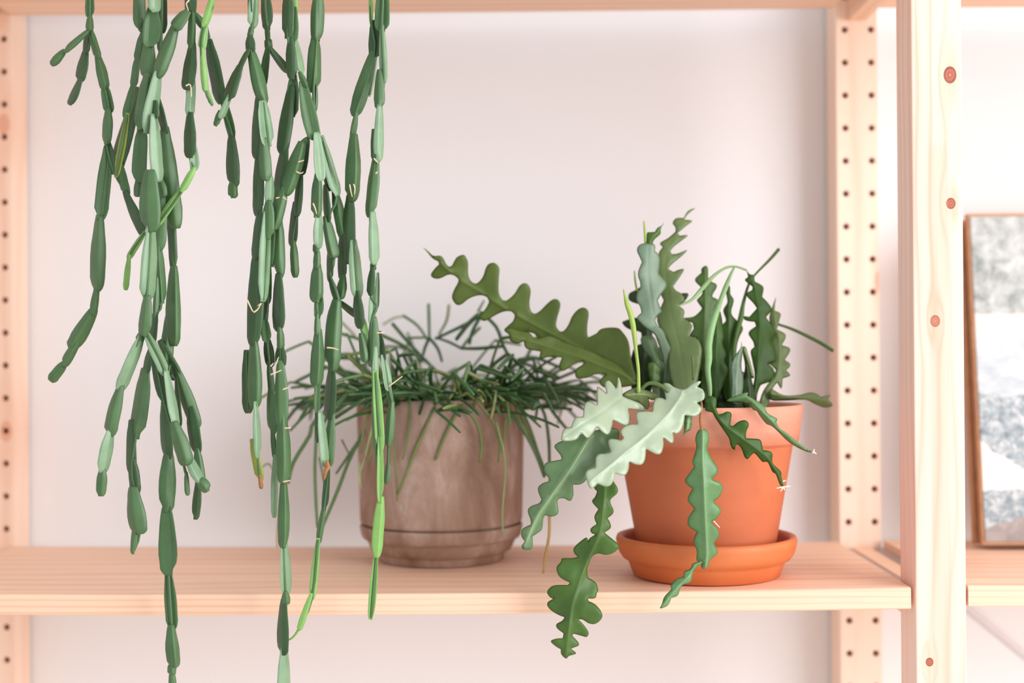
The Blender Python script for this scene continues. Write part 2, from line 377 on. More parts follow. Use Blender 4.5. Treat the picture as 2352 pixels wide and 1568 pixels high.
def slab(name, x0, x1, t0, t1, z0, z1, mat, par):
    bm = bmesh.new(); box(bm, x0, x1, t0, t1, z0, z1, 0.0008)
    off = Vector((0, 0, 0))
    for v in bm.verts:
        y, z = v.co.y, v.co.z
        v.co = Vector((bx + v.co.x, by + y*math.cos(LEAN) + z*math.sin(LEAN), bz + z*math.cos(LEAN) + (0.043 - y)*math.sin(LEAN)))
    return part(name, bm, mat, par)
slab('cover_print', 0.0022, 0.236, -0.0006, 0.0004, 0.0022, 0.308, M['photo'], book)['label'] = 'grey mountain photo print'
slab('front_cover', 0, 0.24, 0.0004, 0.009, 0, 0.311, M['boardedge'], book)
slab('page_block', 0.004, 0.236, 0.0091, 0.0209, 0.004, 0.305, M['navy'], book)['label'] = 'dark navy inner layer'
slab('back_cover', 0, 0.24, 0.021, 0.031, 0, 0.309, M['boardedge'], book)

# ---------------------------------------------------------------- pots
def zsh(x): t = (x+0.4905)/0.802; return SH - SAG*(1-(2*t-1)**2)
TP = at(1621, 1200, -0.18); TPC = (TP.x, -0.18); tz = zsh(TP.x)
GP = at(1014, 1200, -0.0806); GPC = (GP.x, -0.0806); gz = zsh(GP.x)
K = 0.001
sau = thing('plant_saucer', 'round orange terracotta saucer under the terracotta flower pot', 'saucer', (TPC[0], TPC[1], tz))
bm = bmesh.new()
lathe(bm, [(0, 0), (.058, 0), (.0615, .001), (.0655, .0118), (.0665, .0135), (.0700, .0150), (.0728, .0190), (.0742, .0225), (.0752, .0270), (.0758, .0300), (.0748, .0330), (.0722, .0338), (.0700, .0325), (.0690, .0290), (.0650, .012), (.0605, .0065), (0, .006)], (TPC[0], TPC[1], tz+.0003))
part('dish', bm, M['terra2'], sau, True)
fish = thing('potted_fishbone_cactus', 'fishbone cactus with zigzag lobed stems in an orange terracotta pot', 'potted plant', (TPC[0], TPC[1], tz+.0066))
pz = tz + .0068
TOP = at(1843, 926, -0.18).z - pz
bm = bmesh.new()
lathe(bm, [(0, 0), (.0525, 0), (.0545, .0012), (.0555, .004), (.0725, TOP-.0345), (.0729, TOP-.0330), (.0765, TOP-.0318), (.0775, TOP-.0300), (.0810, TOP-.0050), (.0812, TOP-.0015), (.0805, TOP), (.0778, TOP), (.0768, TOP-.002), (.0742, TOP-.03), (.0700, TOP-.036), (.0525, .006), (0, .005)], (TPC[0], TPC[1], pz))
part('pot', bm, M['terra'], fish, True)
bm = bmesh.new()
for _ in (0,):
    lathe(bm, [(0, TOP-.003), (.03, TOP-.003), (.06, TOP-.005), (.0755, TOP-.008), (.0745, TOP-.02), (0, TOP-.02)], (TPC[0], TPC[1], pz), 48)
part('soil', bm, M['soil'], fish, True)

gs = thing('plant_saucer', 'greyish brown clay saucer under the grey clay pot', 'saucer', (GPC[0], GPC[1], gz))
bm = bmesh.new()
lathe(bm, [(0, 0), (.0550, 0), (.0568, .0010), (.0588, .0090), (.0592, .0100), (.0640, .0112), (.0655, .0128), (.0672, .0185), (.0676, .0196), (.0715, .0210), (.0728, .0228), (.0742, .0290), (.0745, .0312), (.0738, .0330), (.0718, .0332), (.0702, .0310), (.0690, .022), (.060, .0075), (0, .007)], (GPC[0], GPC[1], gz+.0003))
part('dish', bm, M['clay'], gs, True)
mist = thing('potted_mistletoe_cactus', 'mop of thin green cactus twigs in a greyish brown clay pot', 'potted plant', (GPC[0], GPC[1], gz+.0076))
qz = gz + .0078; GT = at(1203, 912, -0.0806).z - qz
bm = bmesh.new()
lathe(bm, [(0, 0), (.058, 0), (.0635, .0020), (.0675, .0100), (.0690, .0235), (.0698, .0262), (.0735, .0275), (.0742, .030), (.0768, GT-.004), (.0768, GT-.001), (.0758, GT), (.0722, GT), (.0712, GT-.002), (.0690, .03), (.06, .008), (0, .007)], (GPC[0], GPC[1], qz))
part('pot', bm, M['clay'], mist, True)
bm = bmesh.new(); lathe(bm, [(0, GT-.008), (.04, GT-.009), (.0705, GT-.014), (.0695, GT-.022), (0, GT-.022)], (GPC[0], GPC[1], qz), 48)
part('soil', bm, M['soil'], mist, True)
# ---------------------------------------------------------------- flat lobed stems (fishbone cactus)
def inside(p, poly):
    x, y = p; c = False; n = len(poly); j = n-1
    for i in range(n):
        xi, yi = poly[i]; xj, yj = poly[j]
        if (yi > y) != (yj > y) and x < (xj-xi)*(y-yi)/(yj-yi)+xi: c = not c
        j = i
    return c
def segdist(P, line, closed):
    # P: (n,2) points, line: (m,2); distance to the line, parameter along it (0..1) and signed side
    A = line; B = np.roll(line, -1, 0) if closed else line[1:]
    if not closed: A = line[:-1]
    AB = B-A; L = np.hypot(AB[:, 0], AB[:, 1])+1e-9; cum = np.concatenate([[0], np.cumsum(L)])
    t = np.clip(((P[:, None, :]-A[None])*AB[None]).sum(2)/(L**2)[None], 0, 1)
    D = P[:, None, :]-(A[None]+AB[None]*t[..., None]); dd = np.hypot(D[..., 0], D[..., 1]); k = dd.argmin(1); r = np.arange(len(P))
    side = np.sign(AB[k, 0]*D[r, k, 1]-AB[k, 1]*D[r, k, 0])
    return dd[r, k], (cum[k]+t[r, k]*L[k])/cum[-1], side
PXM = 1/2720.0
def leaf(name, parent, outline, mid, Ys, mat, thick=0.0009, cup=0.12, tilt=0.0, rib=0.0011, wave=0.0012, ribc=0.75, sub=3, step=7.0, seed=0):
    rr = random.Random(seed*31+len(outline))
    # round lobes that meet in pointed notches: hardly any tangent where the outline turns sharply inwards
    O = [Vector(p) for p in outline]; no = len(O)
    ori = 1 if sum(O[i-1].x*O[i].y-O[i].x*O[i-1].y for i in range(no)) > 0 else -1
    tg = []
    for i in range(no):
        a_, b_ = O[i]-O[i-1], O[(i+1) % no]-O[i]
        ang = math.atan2(a_.x*b_.y-a_.y*b_.x, a_.dot(b_))*ori
        tg.append((O[(i+1) % no]-O[i-1])*0.5*(0.25 if ang < -0.75 else 1.12))
    pts = []
    for i in range(no):
        p1, p2 = O[i], O[(i+1) % no]; L = (p2-p1).length
        m1, m2 = (t if t.length < 1.3*L else t*(1.3*L/t.length) for t in (tg[i], tg[(i+1) % no]))
        for k in range(sub+1):
            t = k/(sub+1); t2, t3 = t*t, t*t*t
            pts.append(p1*(2*t3-3*t2+1)+m1*(t3-2*t2+t)+p2*(-2*t3+3*t2)+m2*(t3-t2))
    pl = [(p.x, p.y) for p in pts]
    # drop nearly repeated points
    q = [pl[0]]
    for p in pl[1:]:
        if math.hypot(p[0]-q[-1][0], p[1]-q[-1][1]) > 0.8: q.append(p)
    if math.hypot(q[0][0]-q[-1][0], q[0][1]-q[-1][1]) < 0.8: q.pop()
    xs = [p[0] for p in q]; ys = [p[1] for p in q]
    ol = np.array(q); ml = np.array([(v.x, v.y) for v in smoothline([(x, y, 0) for x, y in mid], 4)])
    grid = []
    y = min(ys); row = 0
    while y < max(ys):
        x = min(xs)+(step/2 if row % 2 else 0)
        while x < max(xs):
            if inside((x, y), q): grid.append((x, y))
            x += step
        y += step*0.866; row += 1
    if grid:
        d, _, _ = segdist(np.array(grid), ol, True); grid = [g for g, k in zip(grid, d) if k > step*0.38]
    # a row just inside the edge keeps the blade flat and its rim crisp; three rows carry the midrib
    nq = len(q); ring_ = []
    for i in range(nq):
        (ax, ay), (bx_, by_) = q[i-1], q[(i+1) % nq]; tx, ty = bx_-ax, by_-ay; L = math.hypot(tx, ty)+1e-9
        for sg in (1, -1):
            c = (q[i][0]-ty/L*4.0*sg, q[i][1]+tx/L*4.0*sg)
            if inside(c, q): ring_.append(c); break
    if ring_:
        d, _, _ = segdist(np.array(ring_), ol, True); ring_ = [p for p, k in zip(ring_, d) if k > 3.3]
    mp = []
    for j in range(len(ml)-1):
        L = math.hypot(*(ml[j+1]-ml[j]))+1e-9; tx, ty = (ml[j+1]-ml[j])/L; m = max(1, int(L/5))
        for e in range(m):
            for off in (0, -2.4, 2.4):
                c = (ml[j][0]+tx*L*e/m-ty*off, ml[j][1]+ty*L*e/m+tx*off)
                if inside(c, q): mp.append(c)
    if mp:
        d, _, _ = segdist(np.array(mp), ol, True); mp = [p for p, k in zip(mp, d) if k > 2.5]
    def keep(pts, other, r):
        if not pts or not other: return pts
        O = np.array(other); return [p for p in pts if np.hypot(O[:, 0]-p[0], O[:, 1]-p[1]).min() > r]
    def thinout(pts, r):
        out = []
        for p in pts:
            if all(abs(p[0]-o[0]) > r or abs(p[1]-o[1]) > r or math.hypot(p[0]-o[0], p[1]-o[1]) > r for o in out): out.append(p)
        return out
    mp = thinout(mp, 1.6); ring_ = thinout(keep(ring_, mp, 2.6), 2.4); grid = keep(keep(grid, mp, 4.0), ring_, 3.6)
    grid = grid + ring_
    allp = [Vector(p) for p in q]+[Vector(p) for p in grid]+[Vector(p) for p in mp]
    n = len(q); edges = [(i, (i+1) % n) for i in range(n)]
    vo, eo, fo, ov, oe, of = geometry.delaunay_2d_cdt(allp, edges, [list(range(n))], 1, 1e-4)
    P = np.array([(v.x, v.y) for v in vo])
    de, _, _ = segdist(P, ol, True); dm, tm, sd = segdist(P, ml, False)
    Ya = np.interp(tm, np.linspace(0, 1, len(Ys)), Ys)
    s = dm*sd*PXM
    ph = rr.uniform(0, 6)
    base = Ya + tilt*s + cup*np.abs(s) + wave*np.sin(tm*19+ph+sd*1.3)*np.clip(dm/25, 0, 1)
    rb = np.exp(-(dm/2.6)**2)
    th = thick*np.sqrt(np.clip(de/4.5, 0, 1)); lift = rib*rb*np.clip(de/8, 0, 1)
    bord = de < 0.05
    V = []; A = []; idx = {}
    for i in range(len(P)):
        V.append(at(P[i, 0], P[i, 1], base[i]-th[i]-lift[i])); A.append(float(rb[i]*ribc*min(1, de[i]/5)))
    back = []
    for i in range(len(P)):
        if bord[i]: back.append(i)
        else:
            back.append(len(V)); V.append(at(P[i, 0], P[i, 1], base[i]+th[i]+lift[i]*0.5)); A.append(float(rb[i]*ribc*0.6))
    F = []
    for f in fo:
        F.append(tuple(f)); F.append(tuple(back[k] for k in reversed(f)))
    F = [f for f in F if len(set(f)) == len(f)]
    me = bpy.data.meshes.new(name); me.from_pydata([tuple(v) for v in V], [], F); me.validate()
    # faces must look outwards: the first triangle decides
    at_ = me.attributes.new('rib', 'FLOAT', 'POINT')
    at_.data.foreach_set('value', A[:len(me.vertices)])
    bm = bmesh.new(); bm.from_mesh(me); bmesh.ops.recalc_face_normals(bm, faces=bm.faces); bm.to_mesh(me); bm.free()
    me.polygons.foreach_set('use_smooth', [True]*len(me.polygons)); me.update()
    return pmesh(name, me, mat, parent)
def thin(name, parent, pts, Ys, mat, flat=0.5, sub=4, n=7):
    # a thin stem: pts = (x, y, width in pixels); slightly flattened tube
    P = smoothline([(x, y, w) for x, y, w in pts], sub); m = len(P)
    Yv = np.interp(np.linspace(0, 1, m), np.linspace(0, 1, len(Ys)), Ys)
    bm = bmesh.new()
    tube(bm, [at(p.x, p.y, Y) for p, Y in zip(P, Yv)], [max(0.0003, p.z*0.5*(Y-CAM.y)/FPX) for p, Y in zip(P, Yv)], n)
    return part(name, bm, mat, parent, True)

def pairs(s):
    v = [float(k) for k in s.replace(',', ' ').split()]
    return list(zip(v[0::2], v[1::2]))
#   name of the piece, outline, midrib, depths, material, options
LEAVES = [
 # long pale-ribbed arm reaching left
 ('972 568 985 578 996 587 1011 587 1019 594 1024 605 1031 612 1038 610 1043 600 1050 590 1064 585 1071 592 1075 604 1075 624 1078 639 1085 648 1093 651 1102 645 1110 633 1115 617 1121 607 1132 603 1141 607 1147 617 1146 636 1145 662 1148 679 1155 689 1163 690 1174 682 1184 671 1191 659 1200 651 1209 651 1216 658 1219 671 1216 694 1218 710 1223 718 1230 720 1241 713 1259 695 1271 687 1281 688 1287 697 1285 712 1279 733 1278 750 1287 761 1295 759 1305 746 1314 726 1327 711 1340 706 1350 712 1352 724 1349 746 1349 767 1352 774 1370 765 1379 756 1397 752 1419 753 1429 761 1441 778 1446 795 1448 813 1455 844 1462 874 1440 880 1380 848 1300 815 1240 780 1222 764 1178 764 1159 758 1164 750 1178 737 1182 723 1174 715 1159 715 1141 722 1124 732 1110 737 1100 727 1107 719 1118 704 1123 692 1119 683 1107 678 1091 680 1075 687 1061 698 1050 700 1041 691 1038 680 1043 665 1052 648 1052 640 1042 632 1029 631 1014 638 1002 640 992 636 990 629 998 617 1008 607 1006 600 993 593 982 580',
  '975 572 1012 603 1050 638 1100 668 1160 708 1240 752 1320 795 1400 840 1460 876', (-.185, -.175, -.17, -.175, -.19), 'o', dict(cup=.05, tilt=.12)),
 ('1158 758 1170 770 1171 781 1187 788 1203 784 1205 795 1213 802 1241 807 1239 819 1244 824 1258 820 1290 821 1285 836 1287 850 1295 851 1305 846 1320 835 1340 831 1338 837 1323 847 1321 860 1325 868 1335 869 1354 866 1364 860 1391 859 1379 871 1377 880 1390 890 1431 889 1461 882 1455 872 1420 838 1380 815 1340 800 1300 785 1262 770 1240 776 1226 774 1216 764 1190 757 1170 752',
  '1171 771 1215 782 1290 806 1380 838 1461 874', (-.186, -.184, -.188, -.195), 'o', dict(cup=.1, tilt=-.2)),
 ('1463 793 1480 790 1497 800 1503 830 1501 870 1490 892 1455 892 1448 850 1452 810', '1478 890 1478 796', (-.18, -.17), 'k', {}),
 # upright stems
 ('1463 576 1466 565 1476 559 1492 559 1504 562 1505 576 1511 582 1516 598 1513 628 1522 638 1531 650 1529 662 1518 677 1511 690 1516 704 1520 716 1512 724 1505 735 1510 746 1524 760 1532 780 1545 810 1548 850 1545 900 1520 900 1525 840 1507 776 1501 766 1486 755 1472 742 1463 729 1473 718 1470 704 1462 690 1463 672 1470 662 1470 648 1466 636 1466 622 1474 602 1468 588',
  '1535 898 1530 820 1505 740 1492 660 1489 600 1490 562', (-.19, -.2, -.213, -.209, -.205), 'c', dict(cup=.15, tilt=.25, ribc=-.4, rib=-.0006)),
 ('1560 897 1590 897 1604 862 1612 806 1603 780 1582 770 1590 747 1570 730 1572 718 1570 710 1558 701 1572 690 1566 675 1553 667 1547 657 1564 632 1571 618 1559 619 1547 624 1535 617 1545 605 1567 587 1578 574 1556 582 1543 583 1540 576 1548 566 1565 553 1580 540 1562 541 1557 535 1577 518 1590 507 1572 504 1582 490 1597 478 1580 484 1570 500 1553 501 1545 512 1551 522 1551 532 1535 546 1516 558 1522 567 1513 581 1512 600 1508 640 1516 672 1524 690 1510 726 1512 746 1534 787 1535 830 1540 870',
  '1576 895 1562 800 1542 720 1532 650 1530 590 1553 525 1575 495 1594 480', (-.212, -.206, -.196, -.183, -.17), 'l', dict(cup=.12, tilt=-.15, ribc=-.35, rib=-.0005)),
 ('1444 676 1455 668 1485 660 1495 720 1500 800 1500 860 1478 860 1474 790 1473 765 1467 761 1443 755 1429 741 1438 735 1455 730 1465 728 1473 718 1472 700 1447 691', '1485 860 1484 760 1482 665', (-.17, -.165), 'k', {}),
 ('1581 674 1574 690 1562 698 1548 680 1560 674', '1560 688 1580 676', (-.172, -.17), 'k', dict(step=5)),
 ('1620 610 1611 617 1611 626 1598 638 1597 646 1609 659 1613 668 1611 677 1601 688 1604 696 1612 707 1607 715 1592 727 1570 730 1566 735 1590 741 1593 755 1583 771 1597 775 1604 800 1608 850 1612 897 1640 897 1638 830 1636 790 1634 759 1640 728 1642 708 1650 690 1637 682 1637 676 1646 660 1645 652 1633 646 1627 640 1626 615', '1622 896 1616 800 1620 700 1620 640 1620 612', (-.195, -.185, -.175, -.172), 'g', dict(tilt=.1)),
 ('1673 655 1677 660 1678 675 1685 687 1684 698 1680 713 1682 724 1690 733 1704 747 1706 758 1698 775 1692 800 1690 850 1690 897 1662 897 1656 850 1658 800 1658 765 1655 750 1666 738 1666 730 1661 712 1670 695 1669 681 1667 667', '1676 896 1674 800 1674 720 1673 658', (-.19, -.18, -.172), 'd', dict(tilt=-.15)),
 ('1714 619 1722 629 1731 632 1734 646 1750 655 1754 663 1751 681 1764 695 1772 707 1770 716 1760 728 1772 745 1781 758 1780 768 1771 783 1779 800 1783 820 1780 830 1764 835 1776 846 1780 862 1774 873 1748 879 1739 893 1738 915 1728 915 1727 889 1733 863 1728 830 1724 806 1732 797 1730 785 1719 764 1736 749 1733 739 1722 738 1710 734 1709 726 1721 727 1731 716 1738 708 1730 696 1716 681 1715 673 1727 666 1728 658 1711 644 1718 636 1716 627',
  '1734 912 1742 820 1745 740 1738 680 1725 635 1715 621', (-.185, -.18, -.18, -.185), 'd', dict(tilt=.15, ribc=.25)),
 ('1782 682 1780 700 1780 713 1793 720 1790 736 1785 756 1803 766 1804 777 1796 792 1812 798 1815 806 1803 826 1814 834 1814 842 1806 850 1815 862 1798 869 1795 884 1785 876 1774 885 1768 900 1757 917 1742 918 1749 892 1770 872 1782 850 1770 838 1762 834 1780 826 1775 800 1768 785 1778 768 1768 740 1768 722', '1750 915 1782 870 1792 800 1780 730 1781 690', (-.19, -.172, -.165), 'l', dict(cup=.05)),
 ('1703 783 1700 800 1686 820 1678 846 1681 873 1679 893 1684 904 1699 902 1708 876 1703 840 1706 806', '1691 903 1693 850 1702 786', (-.215, -.21), 'c', dict(tilt=.5, ribc=0)),
 ('1706 808 1718 813 1722 833 1731 862 1726 868 1738 911 1713 913 1703 889 1711 843', '1722 912 1716 850 1710 812', (-.205, -.2), 'k', dict(tilt=.3)),
 ('1703 800 1712 796 1718 812 1726 838 1732 866 1726 868 1717 836', '1710 800 1728 862', (-.207, -.207), 'l', dict(step=5)),
 # filler stems inside the pot
 ('1472 775 1500 772 1514 800 1530 830 1527 895 1500 895 1498 832 1480 806', '1514 894 1510 840 1488 778', (-.19, -.18), 's', {}),
 ('1514 797 1535 794 1541 824 1526 833 1513 816', '1520 830 1526 798', (-.2, -.198), 'l', dict(step=6)),
 ('1530 850 1558 835 1600 850 1606 900 1540 902', '1570 900 1570 840', (-.2, -.19), 'g', dict(tilt=.3)),
 ('1640 722 1655 716 1662 770 1660 790 1668 812 1664 830 1672 850 1660 880 1645 900 1634 890 1632 840', '1644 898 1646 800 1648 722', (-.2, -.195), 'd', dict(tilt=.2)),
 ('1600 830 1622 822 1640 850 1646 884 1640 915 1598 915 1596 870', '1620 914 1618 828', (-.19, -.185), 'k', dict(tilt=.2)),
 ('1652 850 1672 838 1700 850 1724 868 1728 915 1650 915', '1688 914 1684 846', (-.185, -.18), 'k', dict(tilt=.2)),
 ('1488 838 1506 832 1518 850 1514 880 1498 880', '1500 880 1502 838', (-.2, -.2), 'g', dict(step=6)),
 ('1486 535 1495 533 1504 532 1510 523 1519 518 1526 510 1518 525 1517 537 1504 549 1500 556 1498 566 1486 566', '1491 565 1500 543 1524 512', (-.2, -.198), 'g', dict(step=5)),
 # drooping stems in front
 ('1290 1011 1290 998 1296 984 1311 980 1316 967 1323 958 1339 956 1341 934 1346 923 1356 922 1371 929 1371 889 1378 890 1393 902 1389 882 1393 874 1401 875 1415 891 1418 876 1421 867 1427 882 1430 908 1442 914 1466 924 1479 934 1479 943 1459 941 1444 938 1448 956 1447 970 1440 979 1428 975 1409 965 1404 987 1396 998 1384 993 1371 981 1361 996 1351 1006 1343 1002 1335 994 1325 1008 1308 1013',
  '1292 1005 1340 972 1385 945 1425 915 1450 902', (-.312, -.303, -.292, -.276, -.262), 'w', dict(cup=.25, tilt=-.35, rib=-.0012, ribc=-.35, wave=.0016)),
 ('1430 905 1450 893 1466 888 1480 894 1505 902 1513 912 1500 919 1490 916 1492 932 1484 940 1470 926 1440 915', '1436 908 1470 905 1508 911', (-.262, -.258, -.25), 'l', dict(cup=.3)),
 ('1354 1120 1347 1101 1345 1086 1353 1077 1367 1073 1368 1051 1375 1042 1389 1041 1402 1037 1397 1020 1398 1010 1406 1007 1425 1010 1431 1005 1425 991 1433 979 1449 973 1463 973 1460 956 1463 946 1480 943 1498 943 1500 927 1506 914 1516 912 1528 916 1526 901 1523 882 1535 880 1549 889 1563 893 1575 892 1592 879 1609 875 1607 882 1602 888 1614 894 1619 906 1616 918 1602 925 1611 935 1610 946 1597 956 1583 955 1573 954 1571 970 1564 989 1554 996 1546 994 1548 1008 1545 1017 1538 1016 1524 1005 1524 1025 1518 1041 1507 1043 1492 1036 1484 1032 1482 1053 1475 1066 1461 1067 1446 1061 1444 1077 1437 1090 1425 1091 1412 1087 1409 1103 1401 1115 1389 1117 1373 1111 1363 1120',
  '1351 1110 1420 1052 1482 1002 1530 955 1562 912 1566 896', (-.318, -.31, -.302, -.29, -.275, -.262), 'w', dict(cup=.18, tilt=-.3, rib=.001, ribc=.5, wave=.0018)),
 ('1385 985 1340 995 1315 1008 1291 1012 1276 1020 1274 1028 1287 1045 1289 1055 1262 1060 1251 1066 1250 1083 1261 1098 1260 1105 1245 1110 1235 1123 1243 1146 1238 1155 1220 1162 1212 1173 1218 1192 1219 1204 1200 1214 1197 1230 1205 1243 1198 1254 1203 1262 1220 1261 1224 1251 1223 1232 1236 1223 1245 1214 1248 1190 1253 1183 1266 1186 1279 1182 1283 1173 1280 1152 1284 1145 1295 1144 1310 1150 1317 1135 1316 1113 1333 1112 1346 1102 1350 1086 1357 1076 1369 1070 1371 1053 1398 1040 1420 1012 1418 985',
  '1205 1252 1232 1190 1258 1150 1310 1078 1358 999 1372 985', (-.288, -.29, -.292, -.292, -.285, -.278), 's', dict(cup=.12, tilt=-.1, rib=.0012, ribc=.95)),
 ('1364 1118 1371 1128 1367 1140 1360 1152 1374 1169 1365 1186 1370 1203 1357 1213 1358 1223 1367 1227 1355 1235 1351 1241 1347 1234 1334 1242 1318 1258 1319 1270 1327 1278 1315 1281 1291 1282 1288 1290 1278 1304 1286 1325 1308 1337 1304 1343 1272 1344 1257 1357 1261 1369 1270 1375 1257 1384 1262 1398 1281 1411 1296 1417 1291 1425 1278 1433 1280 1443 1294 1454 1292 1465 1278 1466 1265 1472 1275 1483 1288 1491 1289 1502 1300 1512 1307 1506 1323 1500 1312 1490 1317 1487 1329 1482 1328 1474 1315 1460 1318 1455 1336 1460 1348 1462 1352 1452 1342 1436 1329 1422 1339 1423 1352 1431 1368 1432 1382 1420 1382 1406 1368 1388 1352 1380 1351 1374 1367 1373 1371 1362 1374 1354 1368 1337 1351 1326 1349 1308 1354 1292 1360 1278 1374 1271 1391 1274 1407 1270 1419 1261 1421 1251 1410 1240 1391 1225 1389 1222 1401 1214 1403 1206 1399 1195 1395 1190 1407 1180 1409 1171 1402 1154 1404 1145 1417 1133 1419 1122 1410 1106 1402 1092 1370 1092',
  '1390 1096 1386 1160 1378 1220 1350 1285 1328 1345 1312 1400 1300 1505', (-.286, -.29, -.29, -.286, -.29, -.294, -.292), 'g', dict(cup=.1, tilt=.1, rib=.0011, ribc=.7, wave=.003)),
 ('1606 986 1623 987 1629 1006 1625 1027 1630 1043 1638 1058 1649 1075 1646 1089 1635 1100 1655 1109 1660 1123 1652 1141 1639 1151 1652 1164 1656 1175 1646 1190 1635 1198 1648 1215 1652 1230 1640 1247 1648 1264 1646 1273 1632 1285 1626 1301 1615 1307 1610 1299 1612 1291 1600 1287 1600 1264 1593 1247 1595 1232 1600 1221 1583 1210 1579 1198 1583 1184 1594 1168 1580 1150 1583 1135 1590 1122 1575 1109 1575 1098 1594 1072 1590 1060 1599 1029 1597 1006',
  '1614 990 1614 1060 1617 1120 1620 1200 1623 1260 1621 1302', (-.274, -.282, -.283, -.28, -.276, -.272), 'h', dict(cup=.3, rib=.0012, ribc=.6, wave=.001, thick=.0016)),
 ('1615 1290 1592 1293 1586 1305 1572 1312 1569 1324 1552 1330 1541 1344 1541 1353 1526 1370 1520 1387 1516 1397 1534 1390 1542 1373 1557 1367 1562 1353 1568 1343 1586 1336 1591 1319 1595 1307', '1612 1293 1585 1320 1555 1350 1518 1395', (-.274, -.279, -.284, -.288), 'h', dict(cup=.2, ribc=.2, step=6)),
 ('1617 920 1631 909 1645 914 1646 926 1645 937 1650 951 1660 949 1670 945 1680 949 1679 963 1677 976 1684 978 1696 968 1712 965 1720 975 1714 992 1714 1006 1731 1007 1745 1009 1750 1018 1752 1033 1765 1035 1774 1042 1774 1061 1782 1071 1794 1083 1795 1094 1799 1112 1799 1121 1791 1112 1784 1094 1781 1088 1774 1083 1765 1064 1760 1060 1751 1060 1738 1045 1731 1040 1724 1047 1717 1054 1710 1049 1703 1030 1694 1020 1689 1026 1688 1034 1679 1025 1674 1006 1660 985 1645 963 1636 947 1620 942 1622 928',
  '1634 925 1652 962 1684 992 1720 1018 1756 1045 1782 1080 1797 1116', (-.266, -.27, -.27, -.268, -.266, -.262, -.258), 'd', dict(cup=.15, tilt=.1, ribc=.5)),
 ('1669 921 1690 908 1717 901 1716 908 1734 918 1755 932 1764 949 1785 961 1783 969 1791 983 1807 994 1831 1014 1850 1028 1868 1039 1853 1037 1827 1025 1807 1011 1788 992 1772 978 1760 973 1746 956 1738 944 1729 940 1722 926 1703 925', '1674 922 1715 914 1750 945 1780 974 1820 1008 1866 1038', (-.255, -.262, -.264, -.26, -.256, -.25), 'h', dict(cup=.5, tilt=.3, ribc=.1, step=5)),
 ('1770 893 1800 907 1838 906 1858 901 1874 903 1886 911 1907 906 1901 917 1913 930 1895 936 1872 928 1850 918 1800 920 1768 917', '1772 905 1840 913 1908 922', (-.19, -.18, -.17), 'l', dict(cup=.3, tilt=.3, ribc=.1, step=6)),
 ('1573 954 1588 952 1587 985 1576 992 1568 1003 1571 985', '1581 955 1578 985 1570 1000', (-.268, -.27, -.27), 'h', dict(step=5)),
]
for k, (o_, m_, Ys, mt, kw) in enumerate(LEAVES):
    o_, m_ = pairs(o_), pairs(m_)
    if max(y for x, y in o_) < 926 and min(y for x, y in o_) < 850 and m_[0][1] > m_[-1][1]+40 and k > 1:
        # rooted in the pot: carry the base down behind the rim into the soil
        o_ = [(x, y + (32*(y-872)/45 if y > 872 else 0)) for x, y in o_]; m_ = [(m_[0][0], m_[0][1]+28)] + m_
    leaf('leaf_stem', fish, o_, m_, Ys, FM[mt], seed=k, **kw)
def trip(s):
    v = [float(k) for k in s.split()]; return list(zip(v[0::3], v[1::3], v[2::3]))
THIN = [
 ('1467 900 9 1466 850 8 1460 800 9 1455 755 13 1449 725 13 1440 698 12 1436 682 7 1432 665 3', (-.262, -.255, -.25, -.248), 'y', 'young_stem'),
 ('1714 620 5 1690 612 5 1667 615 6 1640 633 8 1624 650 10 1609 667 10 1588 689 7 1561 701 4', (-.185, -.2, -.22, -.235), 't', 'young_stem'),
 ('1687 613 5 1676 636 8 1667 660 12 1658 682 11 1649 707 14 1636 745 18 1628 790 18 1628 825 17 1626 850 14 1630 889 12 1631 912 9', (-.2, -.215, -.225, -.235, -.24), 't', 'young_stem'),
 ('1789 572 8 1770 594 7 1733 632 5 1719 655 6 1707 698 9 1702 728 13 1692 765 11 1686 799 9 1684 830 7', (-.17, -.175, -.18, -.19), 'g', 'young_stem'),
 ('1785 744 6 1812 753 7 1838 764 8 1884 787 9 1913 805 9', (-.165, -.16, -.155), 'g', 'young_stem'),
 ('1483 560 7 1481 530 6 1479 508 4', (-.198, -.198), 'y', 'young_stem'),
 ('1463 668 5 1459 645 5 1457 622 3', (-.19, -.19), 'y', 'young_stem'),
 ('1610 918 5 1612 940 6 1609 960 7 1612 988 8', (-.262, -.268, -.27, -.274), 'b', 'dry_stem'),
 ('1471 896 8 1490 880 9 1515 884 10 1535 898 10', (-.255, -.258, -.262), 'l', 'young_stem'),
 ('1590 818 5 1592 840 6 1592 872 5', (-.23, -.23), 'l', 'young_stem'),
]
for p_, Ys, mt, nm in THIN: thin(nm, fish, trip(p_), Ys, FM[mt])
def roots(parent, lines, Y, mat, wpx=4.0):
    for ln in lines:
        bm = bmesh.new(); P = smoothline([at(x, y, Y) for x, y in pairs(ln)], 3)
        r = wpx*0.5*(Y-CAM.y)/FPX
        tube(bm, P, [r*(1-0.5*i/(len(P)-1)) for i in range(len(P))], 5); part('aerial_root', bm, mat, parent, True)
roots(fish, ['1798 1118 1783 1121', '1798 1118 1815 1116', '1799 1118 1793 1128', '1798 1105 1805 1103', '1800 1120 1802 1125'], -.259, M['wroot'])
roots(fish, ['1869 1038 1870 1031', '1869 1038 1875 1042', '1867 1038 1866 1041'], -.25, M['wroot'])
roots(fish, ['1639 1196 1653 1211'], -.28, M['wroot'], 3)

